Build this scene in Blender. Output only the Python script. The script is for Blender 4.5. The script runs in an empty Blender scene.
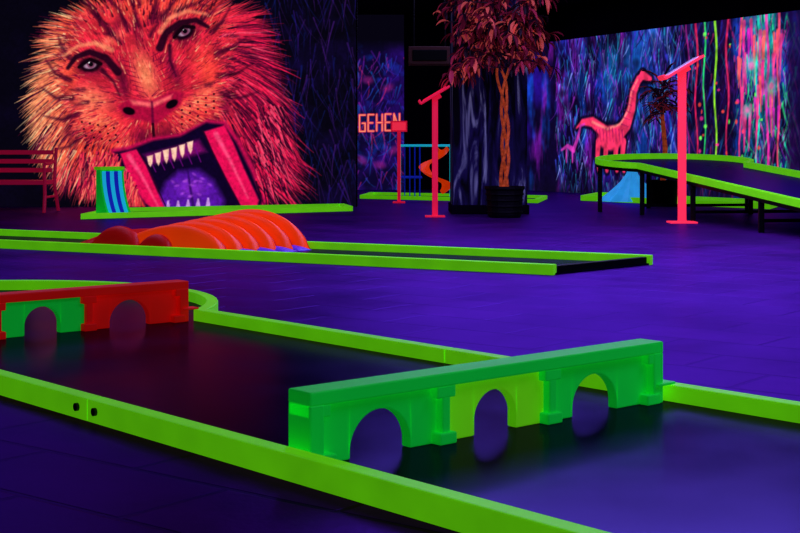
import bpy, math, random
import numpy as np
from mathutils import Vector, Matrix
random.seed(7); rng=np.random.default_rng(7)
sc=bpy.context.scene
sc.view_settings.view_transform='Standard'
H=0.72; F=1400.0; HY=147.0
# ---- image pixel projected back through the camera to a point of height z (metres)
def G(px,py,z=0.0):
    d=F*(H-z)/(py-HY); return Vector(((px-400)/F*d,d,z))
def lin(c):
    return tuple(((x/255)/12.92 if x/255<=0.04045 else ((x/255+0.055)/1.055)**2.4) for x in c)
# ---------------- materials
def mat(name,rgb,emit=0.0,rough=0.5,spec=0.3,noise=0.0,nscale=8,metal=0,ecol=None):
    m=bpy.data.materials.new(name); m.use_nodes=True
    nt=m.node_tree; p=nt.nodes['Principled BSDF']; c=lin(rgb)
    p.inputs['Base Color'].default_value=(*c,1); p.inputs['Roughness'].default_value=rough
    p.inputs['Specular IOR Level'].default_value=spec; p.inputs['Metallic'].default_value=metal
    ec=lin(ecol) if ecol else c
    p.inputs['Emission Color'].default_value=(*ec,1); p.inputs['Emission Strength'].default_value=emit
    if noise>0:
        tc=nt.nodes.new('ShaderNodeTexCoord'); n=nt.nodes.new('ShaderNodeTexNoise'); n.inputs['Scale'].default_value=nscale
        n.inputs['Detail'].default_value=5
        nt.links.new(tc.outputs['Object'],n.inputs['Vector'])
        r=nt.nodes.new('ShaderNodeMapRange'); r.inputs['From Min'].default_value=.3; r.inputs['From Max'].default_value=.7
        r.inputs['To Min'].default_value=1-noise; r.inputs['To Max'].default_value=1+noise*.4
        nt.links.new(n.outputs['Fac'],r.inputs['Value'])
        for sock,col in (('Base Color',c),('Emission Color',ec)):
            v=nt.nodes.new('ShaderNodeVectorMath'); v.operation='SCALE'; v.inputs[0].default_value=col
            nt.links.new(r.outputs['Result'],v.inputs['Scale']); nt.links.new(v.outputs['Vector'],p.inputs[sock])
        b=nt.nodes.new('ShaderNodeBump'); b.inputs['Strength'].default_value=.06
        nt.links.new(n.outputs['Fac'],b.inputs['Height']); nt.links.new(b.outputs['Normal'],p.inputs['Normal'])
    return m
LIME=mat('fluorescent_lime',(122,255,16),.32,.5,.15,noise=.12)
GREEN=mat('fluorescent_green',(14,255,66),.15,.5,.15,noise=.05,nscale=5)
YEL=mat('fluorescent_yellowgreen',(122,255,16),.24,.5,.15,noise=.05)
REDP=mat('red_paint',(255,20,10),.15,.5,.15,noise=.1)
ORANGE=mat('fluorescent_orange',(255,62,4),.42,.35,.3,noise=.1)
ORANGED=mat('fluorescent_red_gap_shade',(220,14,5),.12,.4,.3,noise=.1)
LILAC=mat('lilac_highlight',(90,50,200),.12,.4)
SALMON=mat('fluorescent_salmon',(255,45,75),.74,.5)
CRIM=mat('fluorescent_crimson',(235,18,62),.46,.5)
BENCHM=mat('bench_pink',(215,14,70),.13,.5)
CYAN=mat('fluorescent_cyan',(20,190,215),.5,.5)
CYANL=mat('fluorescent_lightblue',(50,170,245),.55,.5,noise=.2)
BLUE=mat('blue_paint',(15,40,200),.25,.5)
BLACK=mat('black_steel',(5,4,8),0,.5,.1)
BOLT=mat('bolt_dark',(12,12,16),0,.3)
PALEB=mat('pale_board',(210,180,220),.25,.5)
POTM=mat('basket_dark',(10,5,14),0,.6,.1,noise=.4,nscale=30)
TRUNK=mat('trunk_orange',(205,80,36),.24,.6,.1,noise=.6,nscale=25)
LF1=mat('leaf_pink',(185,46,80),.14,.5,.15); LF2=mat('leaf_red',(120,22,45),.07,.5,.15); LF3=mat('leaf_dark',(34,6,24),.02,.5,.15)
LF4=mat('leaf_salmon',(235,95,85),.2,.5,.15)
PG1=mat('palm_leaf_dark',(50,22,50),.05,.5,.15); PG2=mat('palm_leaf_rose',(160,40,60),.12,.5,.15)

def glossmix(m,diff_socket,dcol,gcol,rough,ior,gain,normal=None):
    """diffuse body with a tinted sheen on top"""
    nt=m.node_tree;out=nt.nodes['Material Output'];nt.nodes.remove(nt.nodes['Principled BSDF'])
    d=nt.nodes.new('ShaderNodeBsdfDiffuse');g=nt.nodes.new('ShaderNodeBsdfGlossy')
    if diff_socket is not None: nt.links.new(diff_socket,d.inputs['Color'])
    else: d.inputs['Color'].default_value=(*dcol,1)
    g.inputs['Color'].default_value=(*gcol,1)
    if hasattr(rough,'is_linked') : nt.links.new(rough,g.inputs['Roughness'])
    else: g.inputs['Roughness'].default_value=rough
    f=nt.nodes.new('ShaderNodeFresnel');f.inputs['IOR'].default_value=ior
    mu=nt.nodes.new('ShaderNodeMath');mu.operation='MULTIPLY';mu.inputs[1].default_value=gain;nt.links.new(f.outputs[0],mu.inputs[0])
    mx=nt.nodes.new('ShaderNodeMixShader');nt.links.new(mu.outputs[0],mx.inputs[0]);nt.links.new(d.outputs[0],mx.inputs[1]);nt.links.new(g.outputs[0],mx.inputs[2])
    nt.links.new(mx.outputs[0],out.inputs['Surface'])
    if normal is not None:
        for nn in (d,g): nt.links.new(normal,nn.inputs['Normal'])
def lane_mat(name,col,rough,gain,gcol):
    m=bpy.data.materials.new(name);m.use_nodes=True;nt=m.node_tree
    tc=nt.nodes.new('ShaderNodeTexCoord');n=nt.nodes.new('ShaderNodeTexNoise');n.inputs['Scale'].default_value=3;n.inputs['Detail'].default_value=6
    nt.links.new(tc.outputs['Object'],n.inputs['Vector'])
    r=nt.nodes.new('ShaderNodeMapRange');r.inputs['To Min'].default_value=rough*.7;r.inputs['To Max'].default_value=rough*1.35
    nt.links.new(n.outputs['Fac'],r.inputs['Value'])
    n2=nt.nodes.new('ShaderNodeTexNoise');n2.inputs['Scale'].default_value=120
    nt.links.new(tc.outputs['Object'],n2.inputs['Vector'])
    b=nt.nodes.new('ShaderNodeBump');b.inputs['Strength'].default_value=.05
    nt.links.new(n2.outputs['Fac'],b.inputs['Height'])
    glossmix(m,None,lin(col),gcol,r.outputs['Result'],1.45,gain,b.outputs['Normal'])
    return m
LANE=lane_mat('lane_sheet',(8,0,18),.18,.68,(.34,.2,1))
LANE2=lane_mat('lane_sheet_raised',(28,4,84),.3,.6,(.36,.14,1))
# ---------------- mesh builder
class MB:
    def __init__(s): s.v=[];s.f=[];s.m=[];s.mats=[]
    def mi(s,m):
        if m not in s.mats: s.mats.append(m)
        return s.mats.index(m)
    def add(s,vs,fs,m,M=None):
        o=len(s.v)
        for v in vs:
            v=Vector(v); s.v.append(tuple(M@v if M else v))
        k=s.mi(m)
        for f in fs: s.f.append(tuple(i+o for i in f)); s.m.append(k)
    def box(s,c,d,m,M=None,rz=0,taper=1):
        x,y,z=d[0]/2,d[1]/2,d[2]/2
        vs=[(-x,-y,-z),(x,-y,-z),(x,y,-z),(-x,y,-z),(-x*taper,-y*taper,z),(x*taper,-y*taper,z),(x*taper,y*taper,z),(-x*taper,y*taper,z)]
        T=Matrix.Translation(Vector(c))@Matrix.Rotation(rz,4,'Z')
        if M: T=M@T
        s.add(vs,[(0,3,2,1),(4,5,6,7),(0,1,5,4),(1,2,6,5),(2,3,7,6),(3,0,4,7)],m,T)
    def slab(s,pts,z0,z1,m):
        n=len(pts)
        f0=z0 if callable(z0) else (lambda x,y:z0); f1=z1 if callable(z1) else (lambda x,y:z1)
        vs=[(p[0],p[1],f0(p[0],p[1])) for p in pts]+[(p[0],p[1],f1(p[0],p[1])) for p in pts]
        fs=[tuple(range(n-1,-1,-1)),tuple(range(n,2*n))]+[(i,(i+1)%n,n+(i+1)%n,n+i) for i in range(n)]
        s.add(vs,fs,m)
    def rail(s,pts,w,h,m,z0=0,closed=False):
        P=[Vector((p[0],p[1])) for p in pts]; n=len(P); L=[];R=[]
        for i in range(n):
            a=P[i-1] if (i>0 or closed) else None; b=P[(i+1)%n] if (i<n-1 or closed) else None
            d1=(P[i]-a).normalized() if a is not None else None; d2=(b-P[i]).normalized() if b is not None else None
            if d1 is None: d1=d2
            if d2 is None: d2=d1
            n1=Vector((-d1.y,d1.x)); n2=Vector((-d2.y,d2.x)); nn=(n1+n2).normalized(); k=1/max(.35,nn.dot(n1))
            L.append(P[i]+nn*w/2*k); R.append(P[i]-nn*w/2*k)
        zf=z0 if callable(z0) else (lambda x,y:z0)
        vs=[]
        for l,r in zip(L,R):
            for q in (l,r):
                vs.append((q.x,q.y,zf(q.x,q.y)))
            for q in (r,l):
                vs.append((q.x,q.y,zf(q.x,q.y)+h))
        fs=[]
        for i in range(n if closed else n-1):
            a=i*4;b=((i+1)%n)*4
            for j in range(4): fs.append((a+j,a+(j+1)%4,b+(j+1)%4,b+j))
        if not closed: fs+= [(3,2,1,0),tuple((n-1)*4+j for j in range(4))]
        s.add(vs,fs,m)
    def tube(s,pts,r,m,seg=8,caps=True):
        P=[Vector(p) for p in pts];n=len(P);rr=r if hasattr(r,'__len__') else [r]*n
        vs=[];up=None
        for i in range(n):
            t=(P[min(i+1,n-1)]-P[max(i-1,0)]).normalized()
            if up is None:
                up=Vector((0,0,1)) if abs(t.z)<.9 else Vector((1,0,0))
            x=t.cross(up).normalized(); y=x.cross(t).normalized(); up=y
            for j in range(seg):
                a=2*math.pi*j/seg; q=P[i]+(x*math.cos(a)+y*math.sin(a))*rr[i]; vs.append(tuple(q))
        fs=[]
        for i in range(n-1):
            for j in range(seg):
                fs.append((i*seg+j,i*seg+(j+1)%seg,(i+1)*seg+(j+1)%seg,(i+1)*seg+j))
        if caps: fs+=[tuple(range(seg-1,-1,-1)),tuple((n-1)*seg+j for j in range(seg))]
        s.add(vs,fs,m)
    def make(s,name,bevel=0,smooth=False,parent=None):
        me=bpy.data.meshes.new(name); me.from_pydata(s.v,[],s.f)
        for m in s.mats: me.materials.append(m)
        me.polygons.foreach_set('material_index',s.m); me.update()
        import bmesh
        bm=bmesh.new();bm.from_mesh(me);bmesh.ops.recalc_face_normals(bm,faces=bm.faces);bm.to_mesh(me);bm.free()
        if smooth:
            me.polygons.foreach_set('use_smooth',[True]*len(me.polygons))
        o=bpy.data.objects.new(name,me); sc.collection.objects.link(o)
        if bevel>0:
            b=o.modifiers.new('bev','BEVEL');b.width=bevel;b.segments=2;b.limit_method='ANGLE'
        if parent: o.parent=parent
        return o
# ================= ROOM
m=bpy.data.materials.new('floor_pavers');m.use_nodes=True;nt=m.node_tree
tc=nt.nodes.new('ShaderNodeTexCoord');mp=nt.nodes.new('ShaderNodeMapping');mp.inputs['Rotation'].default_value=(0,0,math.radians(38))
nt.links.new(tc.outputs['Object'],mp.inputs['Vector'])
br=nt.nodes.new('ShaderNodeTexBrick');br.inputs['Scale'].default_value=1.0;br.inputs['Brick Width'].default_value=.6;br.inputs['Row Height'].default_value=.3
br.inputs['Mortar Size'].default_value=.010;br.inputs['Mortar Smooth'].default_value=.4
br.inputs['Color1'].default_value=(.050,.0008,.080,1);br.inputs['Color2'].default_value=(.026,.0005,.046,1);br.inputs['Mortar'].default_value=(.004,.0002,.007,1)
nt.links.new(mp.outputs['Vector'],br.inputs['Vector'])
nz=nt.nodes.new('ShaderNodeTexNoise');nz.inputs['Scale'].default_value=1.3;nz.inputs['Detail'].default_value=10;nz.inputs['Roughness'].default_value=.72
nt.links.new(tc.outputs['Object'],nz.inputs['Vector'])
mr=nt.nodes.new('ShaderNodeMapRange');mr.inputs['From Min'].default_value=.34;mr.inputs['From Max'].default_value=.66;mr.inputs['To Min'].default_value=.3;mr.inputs['To Max'].default_value=1.45
nt.links.new(nz.outputs['Fac'],mr.inputs['Value'])
vm=nt.nodes.new('ShaderNodeVectorMath');vm.operation='SCALE';nt.links.new(br.outputs['Color'],vm.inputs[0]);nt.links.new(mr.outputs['Result'],vm.inputs['Scale'])
bp=nt.nodes.new('ShaderNodeBump');bp.inputs['Strength'].default_value=.6;bp.inputs['Distance'].default_value=.006;bp.invert=True
nt.links.new(br.outputs['Fac'],bp.inputs['Height']);
nz2=nt.nodes.new('ShaderNodeTexNoise');nz2.inputs['Scale'].default_value=45;nt.links.new(tc.outputs['Object'],nz2.inputs['Vector'])
bp2=nt.nodes.new('ShaderNodeBump');bp2.inputs['Strength'].default_value=.3;bp2.inputs['Distance'].default_value=.003
nt.links.new(nz2.outputs['Fac'],bp2.inputs['Height']);nt.links.new(bp.outputs['Normal'],bp2.inputs['Normal'])
rr=nt.nodes.new('ShaderNodeMapRange');rr.inputs['To Min'].default_value=.22;rr.inputs['To Max'].default_value=.5;nt.links.new(nz.outputs['Fac'],rr.inputs['Value'])
glossmix(m,vm.outputs['Vector'],None,(.32,.07,1),rr.outputs['Result'],1.35,.6,bp2.outputs['Normal'])
FLOOR=m
WALLM=mat('wall_dark_paint',(8,2,18),0,.8,.03,noise=.4,nscale=1.5)
CEILM=mat('ceiling_black',(7,4,10),0,.9,.03)
CZ=2.95
b=MB();b.slab([(-8,-4),(11.5,-4),(11.5,24),(-8,24)],-.1,0,FLOOR);b.make('floor')
b=MB();b.slab([(-8,-4),(11.5,-4),(11.5,24),(-8,24)],CZ,CZ+.1,CEILM);b.make('ceiling')
b=MB();b.slab([(-8,23.6),(2.2,23.6),(2.2,23.8),(-8,23.8)],0,CZ,WALLM);b.make('wall_back')
b=MB();b.slab([(-8,-4),(-7.8,-4),(-7.8,23.6),(-8,23.6)],0,CZ,WALLM);b.make('wall_left')
b=MB();b.slab([(-7.8,-4),(11.3,-4),(11.3,-3.8),(-7.8,-3.8)],0,CZ,WALLM);b.make('wall_rear')
W0=Vector((1.98,23.6));W1=Vector((4.97,17.4));WD=(W1-W0).normalized();WL=20.0;W2=W0+WD*WL
WN=Vector((WD.y,-WD.x)) # toward room
if WN.x>0: WN=-WN
b=MB();b.slab([W0,W2,W2-WN*.2,W0-WN*.2],0,CZ,WALLM);b.make('wall_right')
b=MB();b.slab([(W2.x,W2.y),(11.3,W2.y),(11.3,-3.8),(W2.x+.01,-3.8)],0,CZ,WALLM)
b.make('wall_right.001')
DL=16.9
b=MB();b.slab([(-7.8,DL),(-.519,DL),(-.519,DL+.25),(-7.8,DL+.25)],0,CZ,WALLM);b.make('wall_partition')
b=MB();b.box((.43,20.5,2.05),(.62,.4,.26),mat('duct_paint',(80,40,40),.03,.7));b.box((0.2,20.5,2.56),(.03,.03,.78),BLACK);b.box((0.66,20.5,2.56),(.03,.03,.78),BLACK);b.box((.43,20.29,2.05),(.5,.02,.16),BLACK);b.make('ceiling_air_duct',.01)
# ================= MURAL PAINTER
def fbm(h,w,cell,seed,oct=4,sx=1,sy=1):
    r=np.random.default_rng(seed);out=np.zeros((h,w));amp=1;tot=0
    for o in range(oct):
        cx=max(1.5,cell*sx/2**o);cy=max(1.5,cell*sy/2**o)
        gh=int(h/cy)+3;gw=int(w/cx)+3;g=r.random((gh,gw))
        yy=np.arange(h)/cy;xx=np.arange(w)/cx;yi=yy.astype(int);xi=xx.astype(int);fy=(yy-yi)[:,None];fx=(xx-xi)[None,:]
        fy=fy*fy*(3-2*fy);fx=fx*fx*(3-2*fx)
        a=g[np.ix_(yi,xi)];bb=g[np.ix_(yi,xi+1)];c=g[np.ix_(yi+1,xi)];d=g[np.ix_(yi+1,xi+1)]
        out+=amp*((a*(1-fx)+bb*fx)*(1-fy)+(c*(1-fx)+d*fx)*fy);tot+=amp;amp*=.55
    return out/tot
class CV:
    def __init__(s,x0,y0,x1,y1,S,bg):
        s.x0,s.y0,s.x1,s.y1,s.S=x0,y0,x1,y1,S
        s.w=int((x1-x0)*S)+1;s.h=int((y1-y0)*S)+1
        s.X,s.Y=np.meshgrid(np.linspace(x0,x1,s.w),np.linspace(y0,y1,s.h))
        s.C=np.ones((s.h,s.w,3))*np.array(bg,float)
    def bl(s,mask,col,sl=(slice(None),slice(None))):
        m=mask[...,None];s.C[sl]=s.C[sl]*(1-m)+np.asarray(col,float)*m
    def sl(s,xa,ya,xb,yb):
        i0=max(0,int((xa-s.x0)*s.S)-1);i1=min(s.w,int((xb-s.x0)*s.S)+2);j0=max(0,int((ya-s.y0)*s.S)-1);j1=min(s.h,int((yb-s.y0)*s.S)+2)
        if i1<=i0 or j1<=j0: return None
        return (slice(j0,j1),slice(i0,i1))
    def blob(s,cx,cy,rx,ry,col,a=1,soft=.5,ang=0):
        R=max(rx,ry);q=s.sl(cx-R,cy-R,cx+R,cy+R)
        if q is None:return
        X=s.X[q]-cx;Y=s.Y[q]-cy;t=math.radians(ang);u=X*math.cos(t)+Y*math.sin(t);v=-X*math.sin(t)+Y*math.cos(t)
        d=np.sqrt((u/rx)**2+(v/ry)**2);k=np.clip((1-d)/soft,0,1);s.bl(k*k*(3-2*k)*a,col,q)
    def polymask(s,pts,soft=1,q=None):
        xs=[p[0] for p in pts];ys=[p[1] for p in pts]
        q=s.sl(min(xs),min(ys),max(xs),max(ys))
        if q is None:return None,None
        X=s.X[q];Y=s.Y[q];ins=np.zeros(X.shape,bool);dm=np.full(X.shape,1e9);n=len(pts)
        for i in range(n):
            ax,ay=pts[i];bx,by=pts[(i+1)%n]
            if ay!=by:
                c=((ay>Y)!=(by>Y))&(X<(bx-ax)*(Y-ay)/(by-ay)+ax);ins^=c
            dx,dy=bx-ax,by-ay;L=dx*dx+dy*dy+1e-9;t=np.clip(((X-ax)*dx+(Y-ay)*dy)/L,0,1)
            dm=np.minimum(dm,np.hypot(X-ax-t*dx,Y-ay-t*dy))
        return ins*np.clip(dm/soft,0,1),q
    def poly(s,pts,col,a=1,soft=1):
        m,q=s.polymask(pts,soft)
        if m is not None:s.bl(m*a,col,q)
    def stroke(s,pts,w0,w1,col,a=1,soft=.6):
        xs=[p[0] for p in pts];ys=[p[1] for p in pts];W=max(w0,w1)+1
        q=s.sl(min(xs)-W,min(ys)-W,max(xs)+W,max(ys)+W)
        if q is None:return
        X=s.X[q];Y=s.Y[q];m=np.zeros(X.shape);n=len(pts)-1
        for i in range(n):
            ax,ay=pts[i];bx,by=pts[i+1];dx,dy=bx-ax,by-ay;L=dx*dx+dy*dy+1e-9
            t=np.clip(((X-ax)*dx+(Y-ay)*dy)/L,0,1);d=np.hypot(X-ax-t*dx,Y-ay-t*dy)
            w=(w0+(w1-w0)*(i+t)/n)/2;m=np.maximum(m,np.clip((w-d)/soft+.5,0,1))
        s.bl(m*a,col,q)
    def hair(s,x,y,ang,L,curl,w0,w1,col,a=1,soft=.8):
        pts=[(x,y)];k=5
        for i in range(k):
            x+=math.cos(ang)*L/k;y+=math.sin(ang)*L/k;ang+=curl/k;pts.append((x,y))
        s.stroke(pts,w0,w1,col,a,soft)
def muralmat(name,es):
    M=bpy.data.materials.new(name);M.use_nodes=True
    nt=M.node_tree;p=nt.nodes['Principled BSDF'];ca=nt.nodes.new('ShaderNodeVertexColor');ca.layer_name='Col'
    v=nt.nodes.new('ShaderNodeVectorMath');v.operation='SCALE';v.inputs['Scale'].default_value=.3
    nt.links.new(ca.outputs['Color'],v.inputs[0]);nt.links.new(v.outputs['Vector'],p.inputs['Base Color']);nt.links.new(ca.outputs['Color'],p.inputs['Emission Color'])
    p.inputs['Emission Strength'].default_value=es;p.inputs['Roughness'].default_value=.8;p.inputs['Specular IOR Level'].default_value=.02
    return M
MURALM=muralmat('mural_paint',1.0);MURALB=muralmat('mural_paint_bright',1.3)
def mural(name,cv,fn,mm=None):
    h,w=cv.h,cv.w;wx,wy,wz=fn(cv.X,cv.Y)
    me=bpy.data.meshes.new(name);co=np.stack([wx,wy,wz],-1).reshape(-1,3).astype(np.float32)
    idx=np.arange(h*w).reshape(h,w)
    f=np.stack([idx[1:,:-1],idx[1:,1:],idx[:-1,1:],idx[:-1,:-1]],-1).reshape(-1).astype(np.int32);nf=(h-1)*(w-1)
    me.vertices.add(h*w);me.vertices.foreach_set('co',co.ravel());me.loops.add(nf*4);me.loops.foreach_set('vertex_index',f)
    me.polygons.add(nf);me.polygons.foreach_set('loop_start',(np.arange(nf)*4).astype(np.int32));me.polygons.foreach_set('loop_total',np.full(nf,4,np.int32))
    me.update(calc_edges=True)
    c=np.clip(cv.C,0,255)/255;c=np.where(c<=.04045,c/12.92,((c+.055)/1.055)**2.4)
    at=me.color_attributes.new('Col','FLOAT_COLOR','POINT')
    at.data.foreach_set('color',np.concatenate([c,np.ones((h,w,1))],-1).reshape(-1).astype(np.float32))
    me.materials.append(mm or MURALM);o=bpy.data.objects.new(name,me);sc.collection.objects.link(o);return o
U=random.uniform
# ---------- big cat with open mouth
cv=CV(-30,-39,356,207,2.0,(6,4,16))
n1=fbm(cv.h,cv.w,60,1,4,1,1)
cv.bl(np.clip((n1-.5)*2.2,0,1)*.7*np.clip((cv.X-225)/60,.25,1),(26,10,84))
for i in range(480):
    x=U(262,356);y=U(-38,190);cv.hair(x,y,math.radians(U(60,115)),U(15,45),U(-.5,.5),U(.8,2.2),.2,random.choice([(30,20,115),(54,22,140),(18,32,120),(75,28,130),(10,6,32),(8,5,22),(8,5,22),(8,5,22)]),U(.2,.55))
out=[(66,10),(50,20),(38,40),(32,66),(27,95),(25,122),(30,150),(42,172),(58,186),(84,194),(110,200),(140,212),(180,216),(230,212),(262,206),(292,202),(306,186),(303,156),(294,118),(280,80),(266,42),(250,12),(225,0),(190,-3),(150,0),(110,2)]
cx0,cy0=152,92
oa=np.array([math.atan2(y-cy0,x-cx0) for x,y in out]);orr=np.array([math.hypot(x-cx0,y-cy0) for x,y in out])
o_=np.argsort(oa);oa=oa[o_];orr=orr[o_]
def orad(a): return float(np.interp(a,oa,orr,period=2*math.pi))
cv.poly([(cx0+(x-cx0)*.93,cy0+(y-cy0)*.93) for x,y in out],(72,4,36),.95,18)
def mcol(x,y):
    L=(255,160,105);T=(250,68,50);R=(244,26,76)
    wl=max(0,min(1,(86-x)/50));wr=max(0,min(1,(x-185)/60));c=np.array(T)*(1-wl)*(1-wr)+np.array(L)*wl+np.array(R)*wr*(1-wl)
    if y>160 and x<140: c=c*.35+np.array((240,48,80))*.65
    return c
def mdir(x,y):
    a=math.atan2(y-cy0,x-cx0)
    if x>152: return a+.75*max(0,math.cos(a))*(1 if y<150 else .3)
    return a-.62*abs(math.cos(a))*(1 if y>0 else .5)
clump=fbm(cv.h,cv.w,22,21,3)
def at(arr,x,y): return float(arr[max(0,min(cv.h-1,int((y+39)*2))),max(0,min(cv.w-1,int((x+30)*2)))])
for layer,(lo,hi,n) in enumerate([(.78,.93,2200),(.6,.86,2800),(.42,.74,2400)]):
    for i in range(n):
        a=U(-math.pi,math.pi);r=orad(a)*U(lo,hi);x=cx0+r*math.cos(a);y=cy0+r*math.sin(a)
        c=mcol(x,y)*U(.8,1.12);kk=at(clump,x,y);dk=.56 if x>228 else .28
        if random.random()<dk*(1.9-1.9*kk)*1.05: c=np.array(random.choice([(50,4,36),(100,8,46),(26,3,30),(130,10,52)]))
        elif random.random()>.84: c=np.array((255,210,150)) if x<92 else (np.array((255,130,100)) if x<215 else np.array((255,80,110)))
        L_=U(13,26) if x<220 else U(18,40)
        cv.hair(x,y,mdir(x,y)+U(-.14,.14),L_*(1 if layer<2 else .75),U(-.3,.3),U(1.1,2.2),.15,c,U(.5,.95))
face=[(72,14),(62,50),(58,90),(64,122),(84,142),(112,150),(140,148),(165,140),(200,134),(224,122),(232,85),(226,45),(208,10),(172,-4),(125,-4),(92,2)]
m_,q=cv.polymask(face,18);cv.bl(m_*.9,(214,34,56),q)
PE=(255,136,92);OR=(255,80,56);DKR=(84,4,42)
MASS=[(92,100,34,22,20,PE,.8),(72,72,14,30,5,OR,.75),(206,70,20,34,-20,OR,.7),(205,96,24,16,-30,PE,.65),(140,10,60,16,-5,OR,.6),(112,40,26,10,-30,PE,.55),(176,12,28,9,-20,PE,.5),
 (146,76,18,40,-18,PE,.9),(124,84,9,32,-12,DKR,.85),(172,70,9,34,-22,DKR,.85),(92,66,26,18,-8,DKR,.85),(186,34,26,18,-25,DKR,.85),(138,34,10,26,-18,DKR,.5),(118,24,8,20,20,DKR,.5),(160,18,8,20,-35,DKR,.5),
 (102,124,36,21,12,OR,.9),(96,119,24,10,10,PE,.85),(194,110,34,20,-32,OR,.9),(190,104,22,9,-32,PE,.85),(70,132,14,14,0,DKR,.6),(224,104,12,22,-20,DKR,.6),(142,134,14,12,0,DKR,.6)]
for (x,y,rx,ry,an,c,a) in MASS: cv.blob(x,y,rx,ry,c,a,1,an)
fn_=fbm(cv.h,cv.w,14,5,4)
def stripe(pts,w): cv.stroke(pts,w,.6,(50,2,32),.8,3)
for p_,w_ in (([(128,30),(120,12),(108,-2)],6),([(138,26),(134,8),(128,-8)],6),([(152,22),(156,4),(158,-8)],6),([(162,18),(174,2),(184,-6)],5.5),([(112,34),(98,18),(88,10)],6),([(176,12),(196,4),(210,6)],5),
  ([(122,44),(110,34),(96,34)],4.5),([(150,36),(158,24),(168,16)],4.5),([(72,60),(64,50),(58,36)],6),([(70,80),(56,74),(46,60)],6),([(72,98),(56,98),(42,88)],6),([(212,32),(222,22),(230,8)],6),([(216,54),(232,48),(246,38)],6),([(218,76),(236,74),(252,64)],6),([(78,114),(62,120),(44,116)],6),([(222,94),(240,98),(258,92)],6),
  ([(84,134),(70,146),(54,150)],5.5),([(100,20),(90,6),(80,2)],5),([(200,22),(210,14),(222,2)],5),([(84,90),(72,90)],4),([(88,102),(74,106)],4),([(206,86),(214,82)],4)): stripe(p_,w_)
ref=cv.C.copy()
for i in range(5600):
    x=U(56,236);y=U(-6,150)
    if ((x-148)/90)**2+((y-70)/80)**2>1:continue
    dx,dy=x-150,y-100;a=math.atan2(dy,dx)
    if y<92 and abs(dx+(100-y)*.33)<22: a=-math.pi/2-.33
    j0=max(0,min(cv.h-1,int((y+39)*2)));i0=max(0,min(cv.w-1,int((x+30)*2)))
    c=ref[j0,i0]*(.5+1.1*float(fn_[j0,i0]))*U(.85,1.2);k=random.random()
    if k<.10:c=np.array((100,4,44))
    elif k>.94:c=np.array((255,170,120))
    cv.hair(x,y,a+U(-.25,.25),U(4,10),U(-.4,.4),U(.8,1.6),.2,c,U(.4,.85))
for i in range(90):
    x=U(84,214);y=U(-6,26)
    cv.hair(x,y,math.atan2(y-95,x-146)+U(-.3,.3),U(4,10),U(-.3,.3),U(1.6,3),.4,random.choice([(70,3,36),(36,2,26),(110,8,46)]),.7)
cv.stroke([(68,68),(76,57),(90,52),(106,58),(118,72)],4,8,(34,2,24),.95,2)
cv.stroke([(160,48),(166,33),(180,23),(196,20),(208,27)],8,4,(34,2,24),.95,2)
cv.stroke([(64,56),(78,46),(96,43),(112,50)],3,5,(255,150,105),.7,2.5)
cv.stroke([(160,32),(170,18),(188,11),(206,14)],5,3,(255,150,105),.65,2.5)
for ex,ey,an in ((90,65,-6),(184,32,-25)):
    cv.blob(ex,ey,14,9,(20,2,16),.95,.4,an)
    cv.blob(ex,ey,8,4.6,(165,125,150),1,.4,an);cv.blob(ex+1,ey-.8,4.6,4.6,(120,60,90),1,.3);cv.blob(ex+1,ey-.8,2.7,2.7,(8,3,10),1,.3);cv.blob(ex-1,ey-2.6,1.2,1.2,(255,255,255),1,.4)
    t=math.radians(an);cv.stroke([(ex-11*math.cos(t),ey+1-11*math.sin(t)),(ex,ey-5.5),(ex+11*math.cos(t),ey+11*math.sin(t))],3,3.4,(16,2,12),1,1)
cv.stroke([(102,70),(114,82),(120,96)],4,1,(44,3,30),.85,2.5);cv.stroke([(170,46),(170,60),(176,76)],4,1,(44,3,30),.85,2.5)
for k in range(8): cv.stroke([(122+k*2.2,60+k*5),(132+k*2.2,63+k*5)],1.4,.5,(120,8,46),.7);cv.stroke([(160+k*2,52+k*5),(151+k*2,57+k*5)],1.4,.5,(120,8,46),.7)
cv.poly([(116,106),(128,97),(152,99),(172,89),(186,92),(182,106),(168,117),(157,126),(142,122),(124,118)],(170,12,56),1,3)
cv.poly([(127,98),(152,101),(175,92),(172,100),(153,109),(132,106)],(255,105,105),.9,3)
cv.blob(129,111,7.5,4.6,(12,2,12),1,.35,15);cv.blob(172,104,8,4.6,(12,2,12),1,.35,-30)
cv.stroke([(152,102),(153,124)],2,3,(90,4,48),.8,1.5)
for i in range(520):
    s_=random.random()<.5;bx,by,an=((102,128,12) if s_ else (194,113,-32));t=U(0,6.28);r=math.sqrt(U(0,1));t2=math.radians(an)
    lx,ly=28*r*math.cos(t),15*r*math.sin(t);x=bx+lx*math.cos(t2)-ly*math.sin(t2);y=by+lx*math.sin(t2)+ly*math.cos(t2)
    cv.hair(x,y,math.atan2(y-98,x-150)+U(-.2,.2),U(5,9),U(-.3,.5),1.2,.2,random.choice([(255,140,100),(240,46,66),(255,82,70),(150,12,50)]),.6)
for r_ in range(3):
    for k in range(5):
        cv.blob(82+k*8+r_*2,122+r_*7+k*1.5,1.6,1.4,(34,3,20),.9,.5);cv.blob(182+k*8,120-r_*7-k*4+4,1.6,1.4,(34,3,20),.9,.5)
cv.stroke([(153,124),(154,138)],2.5,3,(36,3,18),.95,1)
mouth=[(112,151),(130,148),(153,139),(180,135),(206,121),(224,123),(238,142),(252,170),(264,200),(260,214),(148,214),(136,190),(119,166)]
cv.poly([(x+(x-185)*.06,y-3) for x,y in mouth],(185,12,72),1,3)
cv.poly(mouth,(14,3,36),1,3)
cv.poly([(140,153),(165,147),(200,137),(210,153),(182,161),(150,167)],(140,12,110),.85,5)
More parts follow.
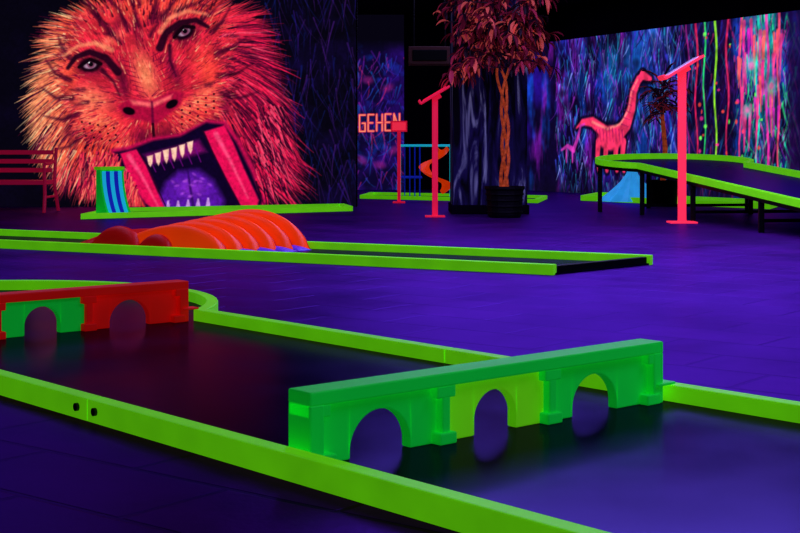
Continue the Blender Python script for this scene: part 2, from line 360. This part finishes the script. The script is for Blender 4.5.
for k in range(6): cv.stroke([(150+k*9,160-k*2.5),(156+k*9,172-k*2)],1.5,1,(110,10,120),.8)
cv.poly([(163,180),(177,168),(200,166),(216,178),(228,200),(226,214),(158,214),(156,196)],(86,20,160),.95,7)
cv.blob(192,188,24,14,(140,44,200),.75,1);cv.stroke([(188,172),(191,192),(194,210)],2,3,(44,8,90),.8,1.5)
for k in range(16):cv.blob(U(166,220),U(174,206),4,2,(190,90,225),.45,.8,U(-40,40))
for (x,y,l) in [(150,159,9),(158,156,11),(166,153,12),(174,151,12),(182,148,11),(190,145,10)]:
    cv.poly([(x-3.8,y-3),(x+3.8,y-5),(x+3,y+l*.5),(x+.8,y+l),(x-2,y+l*.6)],(255,200,170),1,1.2)
for (x,y,l) in [(168,210,10),(178,208,8),(188,207,8),(198,206,8),(208,206,9)]:
    cv.poly([(x-3.6,y+3),(x-1,y-l),(x+1.5,y-l),(x+3.6,y+3)],(205,155,230),.95,1.2)
def fang(p,hl):
    cv.poly(p,(225,14,80),1,2);cv.stroke(hl,5,1.4,(255,80,125),.85,2.5)
fang([(119,153),(137,148),(147,165),(157,188),(167,210),(158,214),(145,204),(130,182)],[(129,156),(142,176),(158,206)])
fang([(203,131),(225,124),(234,142),(245,168),(260,200),(257,212),(240,206),(226,180),(212,152)],[(216,134),(230,160),(248,198)])
cv.stroke([(137,149),(148,166),(158,189),(168,211)],1.2,1,(40,3,30),.9);cv.stroke([(203,131),(213,153),(227,181),(241,207)],1.4,1,(40,3,30),.9)
for i in range(420):
    x=U(80,150);y=U(152,190)
    if x>116+(y-150)*.6:continue
    cv.hair(x,y,math.radians(U(80,125)),U(10,20),U(-.4,.4),U(1.1,2),.2,random.choice([(245,60,74),(255,125,100),(160,14,54),(64,4,36),(230,34,80)]),.8)
for i in range(300):
    x=U(256,284);y=U(105,190)
    cv.hair(x,y,math.radians(U(45,80)),U(12,26),U(-.3,.3),U(1.1,2),.2,random.choice([(244,26,76),(255,75,110),(90,5,44),(26,3,28),(26,3,28)]),.85)
cv.C*= (.8+.4*fbm(cv.h,cv.w,5,9,3))[...,None]
mural('lion_mural',cv,lambda X,Y:((X-400)/F*DL,np.full(X.shape,DL-.006),H-(Y-HY)/F*DL))
# ---------- back mural
DB=23.6
cv=CV(300,12,404,192,1.6,(12,6,44))
cv.bl(np.clip((fbm(cv.h,cv.w,30,3)-.42)*3,0,1)*.8,(50,12,130));cv.bl(np.clip((fbm(cv.h,cv.w,18,4)-.55)*4,0,1)*.7,(20,50,160))
for i in range(240):
    cv.hair(U(350,404),U(50,185),math.radians(U(50,130)),U(8,24),U(-1,1),U(.7,1.6),.2,random.choice([(130,30,150),(50,40,180),(210,40,110),(16,6,50),(20,90,180),(80,22,150),(10,4,36)]),.6)
for (x,y) in ((368,80),(388,88),(362,160),(380,165),(394,150)):
    cv.blob(x,y,9,6,(170,34,130),.5,.8,U(-40,40))
G_={'G':[[(1,0),(0,0),(0,2),(1,2),(1,1),(.5,1)]],'E':[[(1,0),(0,0),(0,2),(1,2)],[(0,1),(.8,1)]],'H':[[(0,0),(0,2)],[(1,0),(1,2)],[(0,1),(1,1)]],'N':[[(0,2),(0,0),(1,2),(1,0)]]}
for k,ch in enumerate('GEHEN'):
    for s_ in G_[ch]:
        pts=[(359.5+k*8.6+a*5.6,115+bb*8.2-k*.3) for a,bb in s_];cv.stroke(pts,2.2,2.2,(240,60,80),1,.6);cv.stroke(pts,.7,.7,(255,170,120),1,.5)
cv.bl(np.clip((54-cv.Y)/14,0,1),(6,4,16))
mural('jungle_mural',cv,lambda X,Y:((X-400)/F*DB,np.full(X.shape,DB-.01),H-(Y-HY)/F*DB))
# ---------- right mural (canvas unit = 1/60 m along wall, v down)
K=60.0;TOP=2.42
def wu(px,py):
    r=(px-400)/F;u=(r*W0.y-W0.x)/(WD.x-r*WD.y);d=W0.y+WD.y*u
    z=H-(py-HY)/F*d;return (u*K,(TOP-z)*K)
cv=CV(0,0,12*K,TOP*K,1.15,(10,4,36))
wv=lambda l:[wu(*p_) for p_ in l]
cv.bl(np.clip((fbm(cv.h,cv.w,50,11)-.42)*3.2,0,1)*.85,(36,12,135));cv.bl(np.clip((fbm(cv.h,cv.w,26,12,4,.6,2)-.50)*4,0,1)*.75,(14,70,185))
cv.bl(np.clip((fbm(cv.h,cv.w,30,13,4,.5,2)-.56)*5,0,1)*.7,(130,20,165))
uL=wu(735,100)[0];uR=wu(786,100)[0]
def band(a,b_,s=20): return np.clip((cv.X-a)/s,0,1)*np.clip((b_-cv.X)/s,0,1)
cv.bl(band(uL,uR)*np.clip((fbm(cv.h,cv.w,24,14)-.35)*2.5,0,1)*np.clip(1.3-cv.Y/95,0,1),(14,190,165))
cv.bl(band(wu(680,100)[0],wu(737,100)[0],10)*.75,(12,5,40))
cv.bl(band(wu(600,100)[0],wu(676,100)[0],20)*np.clip((fbm(cv.h,cv.w,30,44)-.35)*2.2,0,1)*np.clip(1.4-cv.Y/80,0,1)*.75,(16,130,200))
for i in range(2200):
    px=U(556,800);py=U(10,195);x,y=wu(px,py)
    if px<682: c=random.choice([(60,80,230),(50,28,170),(150,170,255),(30,140,220),(10,4,40),(110,30,180),(12,5,46),(150,44,190),(40,180,205),(10,4,36)])
    elif px<737: c=random.choice([(30,44,160),(10,4,38),(50,18,120),(20,110,155),(10,5,32),(170,30,100),(10,4,30)])
    else: c=random.choice([(20,210,160),(16,100,190),(215,40,150),(10,4,40),(50,230,120),(130,30,180),(10,4,40)])
    cv.hair(x,y,math.radians(U(60,120)),U(8,30),U(-.9,.9),U(.8,2.4),.2,c,U(.3,.75))
for i in range(70):
    px=U(560,735);py=U(30,190);x,y=wu(px,py);cv.blob(x,y,U(6,16),U(5,18),(8,3,30),U(.3,.7),.9)
def dino(DC,gr,a):
    O=-9
    S=lambda l:[wu(x+O,y) for x,y in l]
    cv.stroke(S([(586,128),(592,122),(602,122),(614,132)]),1.5+gr,13+gr,DC,a,1.5)
    x,y=wu(620+O,138);cv.blob(x,y,24+gr,13+gr,DC,a,.3)
    cv.stroke(S([(626,136),(636,124),(641,108),(643,92),(648,80),(653,75)]),15+gr,6+gr,DC,a,1.5);cv.stroke(S([(652,75),(660,79)]),8+gr,4+gr,DC,a,1)
    for q_ in (608,616,626,633): cv.stroke(S([(q_,142),(q_-1,156),(q_+.5,170)]),8+gr,5+gr,DC,a,1.2)
dino((8,3,26),6,.8);dino((225,45,90),0,1)
cv.stroke([wu(x-9,y) for x,y in [(602,122),(617,129),(630,124),(638,110),(641,92),(647,80)]],2.6,1.6,(255,150,130),.7,1.8)
for k in range(9): cv.stroke([wu(597+k*3.2,128+abs(k-4)*.5),wu(598+k*3.2,142)],1.6,.6,(120,10,80),.7)
for k in range(7): cv.stroke([wu(622+k*1.6,124-k*7),wu(629+k*1.2,127-k*7)],1.4,.6,(120,10,80),.6)
D2=(200,50,170)
cv.stroke(wv([(562,150),(568,146),(574,150)]),2,6,D2,.85,1.2);cv.stroke(wv([(574,150),(579,136),(581,126),(585,124)]),5,2,D2,.85,1.2)
for a in (567,573): cv.stroke(wv([(a,150),(a,162)]),3,2,D2,.85,1)
for (px,c,wd) in ((697,(225,30,80),2.6),(705,(40,225,110),2.2),(716,(150,240,40),2.8),(728,(225,36,90),2.6),(741,(245,60,120),2.8),(688,(150,30,130),2),(758,(20,225,190),3),(768,(235,40,150),3.2),(779,(255,70,110),2.6)):
    ph=U(0,6);am=U(.8,2.0);pts=[wu(px+am*math.sin(ph+t*1.0),4+t*14) for t in range(0,13)];cv.stroke(pts,wd,wd*.6,c,.85,.8)
for i in range(40):
    x,y=wu(random.choice([697,705,716,728,741,758])+U(-5,5),U(30,180));cv.blob(x,y,U(1,3),U(1,2.5),random.choice([(245,70,60),(110,245,80),(245,40,140)]),.85,.5)
for i in range(40):
    px=U(738,784);t0=U(20,110);cv.stroke([wu(px,t0),wu(px+U(-2,2),t0+U(15,50))],U(2,5),1,random.choice([(245,50,130),(255,90,90),(205,30,170)]),.8,1)
for (px,py,r) in ((752,66,12),(772,86,10),(748,110,9)):
    x,y=wu(px,py);cv.blob(x,y,r,r*1.1,(50,240,195),.6,.9);cv.blob(x,y,r*.4,r*.4,(245,80,160),.7,.6)
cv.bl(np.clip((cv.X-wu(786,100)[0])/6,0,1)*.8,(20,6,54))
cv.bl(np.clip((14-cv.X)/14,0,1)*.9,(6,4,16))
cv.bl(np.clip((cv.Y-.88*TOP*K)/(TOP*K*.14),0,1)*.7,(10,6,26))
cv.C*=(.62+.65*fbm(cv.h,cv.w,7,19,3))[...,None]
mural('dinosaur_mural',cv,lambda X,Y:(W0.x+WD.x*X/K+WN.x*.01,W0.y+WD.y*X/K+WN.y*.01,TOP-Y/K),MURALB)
# ================= FOREGROUND LANE
u=Vector((.660,-.751));n=Vector((.751,.660))
def LS(s,t): return u*s+n*t
TF,TR=1.832,3.162;TC=(TF+TR)/2
b=MB()
sc_=-5.66;R_=1.06;hw=(TR-TF)/2;ja=math.asin(hw/R_);sj=sc_+R_*math.cos(ja)
arc=[];N=48
for i in range(N+1):
    a=ja+(2*math.pi-2*ja)*i/N;arc.append(LS(sc_+R_*math.cos(a),TC+R_*math.sin(a)))
b.slab([LS(.6,TF),LS(.6,TR)]+arc,0.0,.012,LANE)
jr=-3.35;jf=-3.30
b.rail([LS(.6,TR),LS(jr+.0015,TR)],.05,.058,LIME);b.rail([LS(jr-.0015,TR),LS(sj,TR)]+arc[1:24],.05,.058,LIME)
b.rail(arc[24:-1]+[LS(sj,TF),LS(jf-.001,TF)],.05,.060,LIME);b.rail([LS(jf+.001,TF),LS(.6,TF)],.05,.060,LIME)
lane=b.make('minigolf_lane',.004)
b=MB()
for ds in (-.05,.045):
    c=LS(jf+ds,TF-.025);t=Vector((n.x,n.y,0))
    b.tube([Vector((c.x,c.y,.032))+t*.004,Vector((c.x,c.y,.032))-t*.008],.011,BOLT,12)
b.make('rail_bolts',parent=lane)
# --------- arch bridges
def bridge(name,s0,t0,t1,arches,Hh,mA,mC,th=.03):
    L=t1-t0;b=MB()
    M=Matrix(((n.x,-u.x,0,(LS(s0,t0)).x),(n.y,-u.y,0,(LS(s0,t0)).y),(0,0,1,.012),(0,0,0,1)))
    r0=[(arches[i][0]+arches[i+1][0])/2 for i in range(2)]
    bounds=[0,r0[0],r0[1],L];zt=Hh-.03
    for k,(c,r,h0) in enumerate(arches):
        xa,xb=bounds[k],bounds[k+1];pr=[(xa,0),(c-r,0)]
        for j in range(25):
            x=c-r*math.cos(math.pi*j/24);pr.append((x,h0+r*math.sin(math.pi*j/24)))
        pr+=[(c+r,0),(xb,0)];mm=mC if k==1 else mA
        y0,y1=0,th
        vs=[];
        for x,z in pr: vs+=[(x,y0,z),(x,y0,zt),(x,y1,zt),(x,y1,z)]
        fs=[]
        for i in range(len(pr)-1):
            a=i*4;c2=a+4
            if abs(pr[i][0]-pr[i+1][0])>1e-6:
                fs+=[(a,c2,c2+1,a+1),(a+3,a+2,c2+2,c2+3)]
            fs.append((a,a+3,c2+3,c2))
        b.add(vs,fs,mm,M)
    f=.026;T=th+2*f
    b.box((L/2,th/2,Hh-.016),(L,T,.032),mA,M)
    for x in (.02,L-.02): b.box((x,th/2,(Hh-.03)/2),(.04,T,Hh-.03),mA,M)
    for x in r0: b.box((x,th/2,(Hh-.03)/2),(.026,T-.006,Hh-.03),mA,M)
    for i_,x in enumerate(r0+[.045,L-.045]): b.box((x,th/2,.014),(.055,T+.010,.028),mA,M)
    for x in r0+[.03,L-.03]: b.box((x,th/2,Hh-.045),(.06,T-.004,.03),mA,M)
    b.box((L+.005,-.012,.052),(.075,.05,.008),mA,M)
    return b.make(name,.004)
ar=[(2.10-1.875,.092,.012),(2.475-1.875,.074,.032),(2.85-1.875,.090,.014)]
bridge('arch_bridge_obstacle',-2.457,1.875,3.108,ar,.170,GREEN,YEL)
bridge('arch_bridge_obstacle.001',-4.86,1.875,3.108,ar,.165,REDP,GREEN)
# ================= MIDDLE LANE
F1=G(555,275).to_2d();F0=G(0,248).to_2d();e=(F0-F1).normalized();sv=Vector((.665,.675))
def L2(a,bq): return F1+e*a+sv*bq
b=MB();A2=6.5
b.slab([L2(0,0),L2(0,1),L2(A2,1),L2(A2,0)],0,.012,LANE)
b.rail([L2(0,0),L2(A2,0)],.05,.06,LIME);b.rail([L2(0,1),L2(A2,1)],.05,.06,LIME);b.rail([L2(A2,-.02),L2(A2,1.02)],.05,.06,LIME)
b.rail([L2(0.03,.03),L2(0.03,.97)],.04,.05,BLACK)
b.make('minigolf_lane.001',.004)
b=MB()
def rib(a0,a1,b0,wd,h,m,pw=.62,sk=.9):
    na,nb=36,12;vs=[];fs=[]
    for i in range(na+1):
        q=i/na;a=a0+(a1-a0)*q;zz=h*max(0,math.sin(math.pi*(q**sk)))**pw
        for j in range(nb+1):
            r=-math.cos(math.pi*j/nb);p_=L2(a,b0+r*wd/2);vs.append((p_.x,p_.y,.012+(zz*max(0.0,1-abs(r)**2.4)**.5 if abs(r)<.9999 else 0)))
    for i in range(na):
        for j in range(nb):
            k=i*(nb+1)+j;fs.append((k,k+1,k+nb+2,k+nb+1))
    b.add(vs,fs,m)
for k in range(6):
    rib(2.42+.0*k,3.36+.035*k,.13+.15*k,.085,.19+.016*k,ORANGE,.70,.75)
    rib(2.46+.0*k,3.33+.035*k,.19+.15*k,.075,.165+.016*k,ORANGED,.70,.75)  # darker red between the arches: shade of the gaps put into colour
rib(3.08,3.5,.10,.13,.17,ORANGED,.5);rib(2.80,3.08,.085,.11,.125,ORANGED,.5)
rib(3.25,3.72,.5,.86,.13,ORANGED,.5)
for k in range(5): rib(2.25+.03*k,2.7,.14+.17*k,.13,.035,LILAC,.8)  # low lilac ribs: purple highlight at the base, put into the colour
b.make('ribbed_arch_obstacle',smooth=True)
# ================= BACK-LEFT LANE
b=MB()
q=[G(85,219).to_2d(),G(350,211).to_2d(),G(342,208.3).to_2d(),G(112,213).to_2d()]
b.slab(q,0,.012,LANE);
b.rail(q,.06,.055,LIME,0,True)
b.make('minigolf_lane.002',.003)
b=MB() # steep quarter pipe ramp
c=Vector((-2.93,14.36,.012));M=Matrix.Translation(c)@Matrix.Rotation(math.radians(-40),4,'Z')
pf=[(.10-.14*math.sin(math.pi/2*i/14),.46*(1-math.cos(math.pi/2*i/14))**.7) for i in range(15)]
ny=5
for j in range(ny):
    y0=-.13+.26*j/ny;y1=-.13+.26*(j+1)/ny
    vs=[];fs=[]
    for x,z in pf:vs+=[(x,y0,z),(x,y1,z)]
    for i in range(14):fs.append((2*i,2*i+1,2*i+3,2*i+2))
    b.add(vs,fs,CYAN if j%2==0 else BLUE,M)
for y in (-.14,.14):
    vs=[(x,y-.012,z+.015) for x,z in pf]+[(-.10,y-.012,.475),(-.10,y-.012,0),(.10,y-.012,0)]
    k=len(vs);vs+=[(v[0],v[1]+.024,v[2]) for v in vs]
    b.add(vs,[tuple(range(k)),tuple(range(2*k-1,k-1,-1))]+[(i,(i+1)%k,k+(i+1)%k,k+i) for i in range(k)],GREEN,M)
b.box((-.08,0,.24),(.05,.30,.48),GREEN,M);b.box((-.08,0,.49),(.10,.31,.03),YEL,M)
b.make('quarter_pipe_obstacle')
# ================= BENCH
b=MB();x0,x1,yb=-5.35,-3.88,15.5
b.box(((x0+x1)/2,yb,.33),(x1-x0,.46,.045),BENCHM)
for k in range(3): b.box(((x0+x1)/2,yb+.24+.03*k,.46+.10*k),(x1-x0-.06,.022,.05),BENCHM)
for x in (x0,x1,(x0+x1)/2):
    b.tube([(x,yb-.24,0),(x,yb-.20,.2),(x,yb-.22,.36),(x,yb-.24,.50),(x,yb-.2,.535),(x,yb,.54),(x,yb+.22,.56)],.020,BENCHM,8)
    b.tube([(x+.02,yb+.32,0),(x,yb+.22,.3),(x,yb+.26,.55),(x,yb+.31,.71)],.020,BENCHM,8)
    b.tube([(x,yb-.2,.17),(x,yb+.26,.17)],.014,BENCHM,8)
b.make('garden_bench',.004)
# ================= SCORE DESKS
def desk(name,base,hz,mp,mb,w=.075,bw=.42,ang=27,rz=0):
    b=MB();x,y=base.x,base.y
    b.box((x,y,.008),(w*3.4,w*3,.016),mp);b.box((x,y,hz/2),(w,w*.6,hz),mp)
    M=Matrix.Translation((x,y,hz+.02))@Matrix.Rotation(math.radians(rz),4,'Z')@Matrix.Rotation(math.radians(-ang),4,'Y')
    b.box((0,0,0),(bw,.30,.022),mb,M);b.box((0,0,.016),(bw*.8,.22,.008),PALEB if mb is SALMON else mb,M);b.box((-bw/2,0,.02),(.02,.30,.04),mb,M)
    b.box((0,0,-.03),(w*1.6,w,.05),mp,M)
    return b.make(name,.003)
p1=G(682,223);desk('score_writing_desk',p1,H+(147-70)/F*p1.y,SALMON,SALMON,ang=31,bw=.42)
p2=G(435,217);desk('score_writing_desk.001',p2,H+(147-97)/F*p2.y,CRIM,CRIM,.06,.34,31)
b=MB();p3=G(399,203);zz=H+(147-124)/F*p3.y
b.box((p3.x,p3.y,zz/2),(.045,.03,zz),CRIM);b.box((p3.x,p3.y-.025,zz-.03),(.21,.02,.14),CRIM);b.box((p3.x,p3.y-.037,zz-.03),(.17,.006,.10),SALMON);b.box((p3.x,p3.y,.01),(.16,.14,.02),CRIM)
b.make('lane_number_sign',.002)
# ================= PILLAR
m=mat('pillar_paint',(30,25,60),.0,.7,.03);nt=m.node_tree;p=nt.nodes['Principled BSDF']
tc=nt.nodes.new('ShaderNodeTexCoord');mp=nt.nodes.new('ShaderNodeMapping');mp.inputs['Scale'].default_value=(6,6,.7);nt.links.new(tc.outputs['Object'],mp.inputs['Vector'])
nz=nt.nodes.new('ShaderNodeTexNoise');nz.inputs['Scale'].default_value=1.3;nz.inputs['Detail'].default_value=9;nz.inputs['Distortion'].default_value=1.5;nt.links.new(mp.outputs['Vector'],nz.inputs['Vector'])
cr=nt.nodes.new('ShaderNodeValToRGB');E=cr.color_ramp.elements;E[0].position=.42;E[0].color=(*lin((6,4,16)),1);E[1].position=.80;E[1].color=(*lin((165,165,220)),1)
x_=E.new(.56);x_.color=(*lin((26,18,70)),1);nt.links.new(nz.outputs['Fac'],cr.inputs['Fac'])
nt.links.new(cr.outputs['Color'],p.inputs['Base Color']);nt.links.new(cr.outputs['Color'],p.inputs['Emission Color']);p.inputs['Emission Strength'].default_value=.28
b=MB();b.box((.963,15.38,CZ/2),(.80,.8,CZ),m);b.box((.963,15.38,.05),(.84,.84,.1),WALLM);b.make('pillar',.01)
# ================= TREE
def leaf(b,base,d,L,w,m,droop,ymax=99):
    d=d.normalized();up=Vector((0,0,1));sd=d.cross(up)
    if sd.length<.05:sd=Vector((1,0,0))
    sd.normalize();P=base.copy();vs=[];k=5
    sd=(sd+Vector((U(-.3,.3),U(-.3,.3),U(-.5,.5)))).normalized()
    for i in range(k+1):
        q=i/k;ww=w*math.sin(math.pi*min(1,q*.85+.12))
        if i==k:ww=.001
        nn=sd.cross(d).normalized()
        vs+=[tuple(P-sd*ww+nn*ww*.35),tuple(P),tuple(P+sd*ww+nn*ww*.35)]
        P=P+d*L/k;d=(d+Vector((0,0,-droop/k))).normalized()
    vs=[(v[0],min(v[1],ymax),v[2]) for v in vs]
    fs=[]
    for i in range(k):fs+=[(3*i,3*i+1,3*i+4,3*i+3),(3*i+1,3*i+2,3*i+5,3*i+4)]
    b.add(vs,fs,m)
TX,TY=1.068,14.3
b=MB()
prof=[(.155,0),(.17,.03),(.18,.17),(.19,.28),(.205,.295),(.205,.32),(.185,.32),(.175,.28),(0.0,.28)]
vs=[];fs=[];sg=28
for r,z in prof:
    for j in range(sg):
        a=2*math.pi*j/sg;rr=r*(1+.02*(j%2));vs.append((TX+rr*math.cos(a),TY+rr*math.sin(a),z))
for i in range(len(prof)-1):
    for j in range(sg):fs.append((i*sg+j,i*sg+(j+1)%sg,(i+1)*sg+(j+1)%sg,(i+1)*sg+j))
b.add(vs,fs,POTM);b.add([(TX+.155*math.cos(2*math.pi*j/sg),TY+.155*math.sin(2*math.pi*j/sg),0) for j in range(sg)],[tuple(range(sg-1,-1,-1))],POTM)
for z in (.06,.12,.18,.24):
    b.tube([(TX+(.172+z*.09)*math.cos(a*math.pi/14),TY+(.172+z*.09)*math.sin(a*math.pi/14),z) for a in range(29)],.008,POTM,6,False)
for s_ in range(3):
    pts=[];rr=[]
    for i in range(46):
        q=i/45;z=.27+q*1.25;a=q*8+s_*2.094;R=.036*(1-.15*q)+(.04*max(0,q-.8)/.2);pts.append((TX-.01+R*math.cos(a)+.018*math.sin(q*4),TY+R*math.sin(a),z));rr.append(.019*(1-.3*q))
    b.tube(pts,rr,TRUNK,7)
top=Vector((TX-.03,TY,1.44));LM=[LF1,LF2,LF2,LF2,LF3,LF3,LF4]
for k in range(74):
    a=U(0,2*math.pi);el=U(-.15,1.2);Lb=U(.34,.66)
    d=Vector((math.cos(a)*math.cos(el),math.sin(a)*math.cos(el)*.5,math.sin(el)));st=top+Vector((U(-.06,.06),U(-.04,.04),U(.05,.75)))
    P=st.copy();pts=[];dd=d.copy()
    for i in range(6):
        pts.append(P.copy());P=P+dd*Lb/5;dd=(dd+Vector((0,0,-.2))).normalized()
    b.tube(pts,[.008,.008,.007,.006,.005,.004],LF3,5)
    for i in range(20):
        f=U(.25,1);j=min(4,int(f*5));base=pts[j].lerp(pts[j+1],f*5-j)
        ld=Vector((U(-1,1)+d.x*.5,U(-.8,.8),U(-1.0,.2)));leaf(b,base,ld,U(.10,.19),U(.016,.027),random.choice(LM),U(.8,2),14.94)
tree=b.make('potted_tree')
# palm on the right
b=MB();PX,PY=3.20,17.05
vs=[];fs=[]
for r,z in prof:
    for j in range(sg):
        a=2*math.pi*j/sg;vs.append((PX+r*math.cos(a),PY+r*math.sin(a),z))
for i in range(len(prof)-1):
    for j in range(sg):fs.append((i*sg+j,i*sg+(j+1)%sg,(i+1)*sg+(j+1)%sg,(i+1)*sg+j))
b.add(vs,fs,POTM)
b.tube([(PX,PY,.27),(PX+.03,PY,.7),(PX-.01,PY,1.15)],[.035,.03,.025],TRUNK,8)
for k in range(36):
    a=U(0,6.28);el=U(.0,1.4);d=Vector((math.cos(a)*math.cos(el),math.sin(a)*math.cos(el),math.sin(el)));P=Vector((PX,PY,1.08+U(0,.42)));dd=d.copy();pts=[];Lb=U(.2,.34)
    for i in range(7):pts.append(P.copy());P=P+dd*Lb/6;dd=(dd+Vector((0,0,-.25))).normalized()
    b.tube(pts,[.007]*7,PG1,5)
    for i in range(1,7):
        for sg_ in (-1,1):
            t=(pts[i]-pts[i-1]).normalized();sd=t.cross(Vector((0,0,1)))
            leaf(b,pts[i],t*.8+sd*sg_,U(.09,.14),.015,random.choice([PG1,PG1,PG2]),.6)
b.make('potted_palm')
# ================= RAISED TILTED LANE
zf=lambda x,y:.585+.062*(y-15.6)-.055
b=MB();cx,cy,R=3.05,15.6,.84
eL=Vector((.152,-.988));LE0=Vector((2.55,14.93));pn=Vector((.988,.152));RE0=LE0+pn*1.21
a0=math.atan2(RE0.y-cy,RE0.x-cx);a1=math.atan2(LE0.y-cy,LE0.x-cx)+2*math.pi
arcp=[Vector((cx+R*math.cos(a0+(a1-a0)*i/40),cy+R*math.sin(a0+(a1-a0)*i/40))) for i in range(41)]
if (arcp[20]-Vector((cx,cy))).y<0:
    a1-=2*math.pi;arcp=[Vector((cx+R*math.cos(a0+(a1-a0)*i/40),cy+R*math.sin(a0+(a1-a0)*i/40))) for i in range(41)]
LEN=7.0;LE1=LE0+eL*LEN;RE1=RE0+eL*LEN
path=[RE1]+arcp+[LE1]
b.slab(path,lambda x,y:zf(x,y)-.02,lambda x,y:zf(x,y),LANE2)
b.rail(path,.055,.062,LIME,zf)
b.rail([LE1-pn*.02,RE1+pn*.02],.05,.06,LIME,zf)
b.rail(path,.04,.03,BLACK,lambda x,y:zf(x,y)-.035)
for (x,y) in [tuple(arcp[6]),tuple(arcp[20]),tuple(arcp[33])]+[tuple(LE0+eL*k) for k in (0.1,1.6,3.2,4.8,6.6)]+[tuple(RE0+eL*k) for k in (0.1,1.6,3.2,4.8,6.6)]:
    z=zf(x,y)-.02;b.box((x,y,z/2),(.045,.045,z),BLACK)
for k in (0.1,1.6,3.2,4.8,6.6):
    p_=(LE0+RE0)/2+eL*k;b.box((p_.x,p_.y,.10),(1.2,.03,.03),BLACK,rz=math.atan2(pn.y,pn.x))
b.make('raised_minigolf_lane',.003)
# floor lane behind with blue cone
b=MB();q=[G(583,200.5).to_2d(),G(768,209).to_2d(),G(778,206).to_2d(),G(600,197).to_2d()]
b.slab(q,0,.012,LANE);b.rail(q,.06,.07,LIME,0,True);b.make('minigolf_lane.003',.003)
b=MB();cyy=18.35;cxx=(632-400)/F*cyy;vs=[];fs=[];sg=24;lv=9
for i in range(lv):
    q_=i/(lv-1);r=.36*(1-q_)**1.4+.06
    for j in range(sg):
        a=2*math.pi*j/sg;rr=r*(1+.10*(1 if j%2 else -1)*(1-q_*.6));vs.append((cxx+rr*math.cos(a),cyy+rr*.8*math.sin(a),.012+.40*q_))
for i in range(lv-1):
    for j in range(sg):fs.append((i*sg+j,i*sg+(j+1)%sg,(i+1)*sg+(j+1)%sg,(i+1)*sg+j))
b.add(vs,fs,CYANL);b.add([vs[(lv-1)*sg+j] for j in range(sg)],[tuple(range(sg))],CYANL);b.make('volcano_cone_obstacle')
# ================= CENTRE BACK: lane + tube frame + slide
b=MB();q=[G(362,198.5).to_2d(),G(536,203).to_2d(),G(545,199).to_2d(),G(372,195.5).to_2d()]
b.slab(q,0,.012,LANE);b.rail(q,.06,.05,LIME,0,True);b.make('minigolf_lane.004',.003)
b=MB();c=G(426,199.5);X,Yc=c.x,c.y+.35;hw_=.36;z1=.74
for sx in (-1,1):
    for sy in (-.25,.25):
        b.tube([(X+sx*hw_,Yc+sy,.012),(X+sx*hw_,Yc+sy,z1)],.016,CYAN,8)
    for z in (z1,z1*.72): b.tube([(X+sx*hw_,Yc-.25,z),(X+sx*hw_,Yc+.25,z)],.014,CYAN,8)
for sy in (-.25,.25):
    b.tube([(X-hw_,Yc+sy,z1),(X+hw_,Yc+sy,z1)],.016,CYAN,8)
    b.tube([(X-hw_,Yc+sy,.30),(X-.05,Yc+sy,.30)],.012,BLUE,8)
    for k in range(1,5): b.tube([(X-hw_+k*.07,Yc+sy,.012),(X-hw_+k*.07,Yc+sy,z1)],.007,BLUE,6)
pts=[];
for i in range(41):
    q_=i/40;a=-.6+q_*2*math.pi*1.25;pts.append((X+.10+.15*math.cos(a)+.06*q_,Yc+.13*math.sin(a),.68-.62*q_,a))
vs=[];fs=[]
for (x,y,z,a) in pts:
    for j in range(7):
        r=-1+2*j/6;vs.append((x+math.cos(a)*r*.075,y+math.sin(a)*r*.075,z+.05*r*r))
for i in range(40):
    for j in range(6):k=i*7+j;fs.append((k,k+1,k+8,k+7))
b.add(vs,fs,ORANGE);b.tube([(X+.14,Yc,.012),(X+.14,Yc,1.05)],.022,LIME,8)
b.make('spiral_slide_obstacle')
# ================= LIGHTS
def area(name,loc,sx,sy,col,en,rot=(0,0,0)):
    l=bpy.data.lights.new(name,'AREA');l.shape='RECTANGLE';l.size=sx;l.size_y=sy;l.color=col;l.energy=en
    o=bpy.data.objects.new(name,l);o.location=loc;o.rotation_euler=rot;sc.collection.objects.link(o)
LC=(.42,.38,1)
area('blacklight_panel',(1.6,10.3,CZ-.05),4.0,5.0,LC,280)
area('lane_sheen_light',(3.0,3.4,CZ-.05),1.4,1.6,LC,70)  # unseen lamp, added to give the near right lane its blue sheen
area('blacklight_panel.002',(-3.2,10,CZ-.05),2.5,4,LC,40)
area('blacklight_panel.003',(1.2,19.5,CZ-.05),2,4,LC,35)
area('front_fill_light',(1.5,.6,CZ-.05),.8,.8,LC,24)  # unseen fill lamp, added to brighten the bridge faces towards the camera
w=bpy.data.worlds.new('world');sc.world=w;w.use_nodes=True;w.node_tree.nodes['Background'].inputs[0].default_value=(.02,.005,.06,1);w.node_tree.nodes['Background'].inputs[1].default_value=.1
# ================= CAMERA
cam=bpy.data.cameras.new('camera');cam.lens=F/800*36;cam.sensor_width=36;cam.shift_y=-(266.5-HY)/800
co=bpy.data.objects.new('camera',cam);co.location=(0,0,H);co.rotation_euler=(math.pi/2,0,0);sc.collection.objects.link(co);sc.camera=co
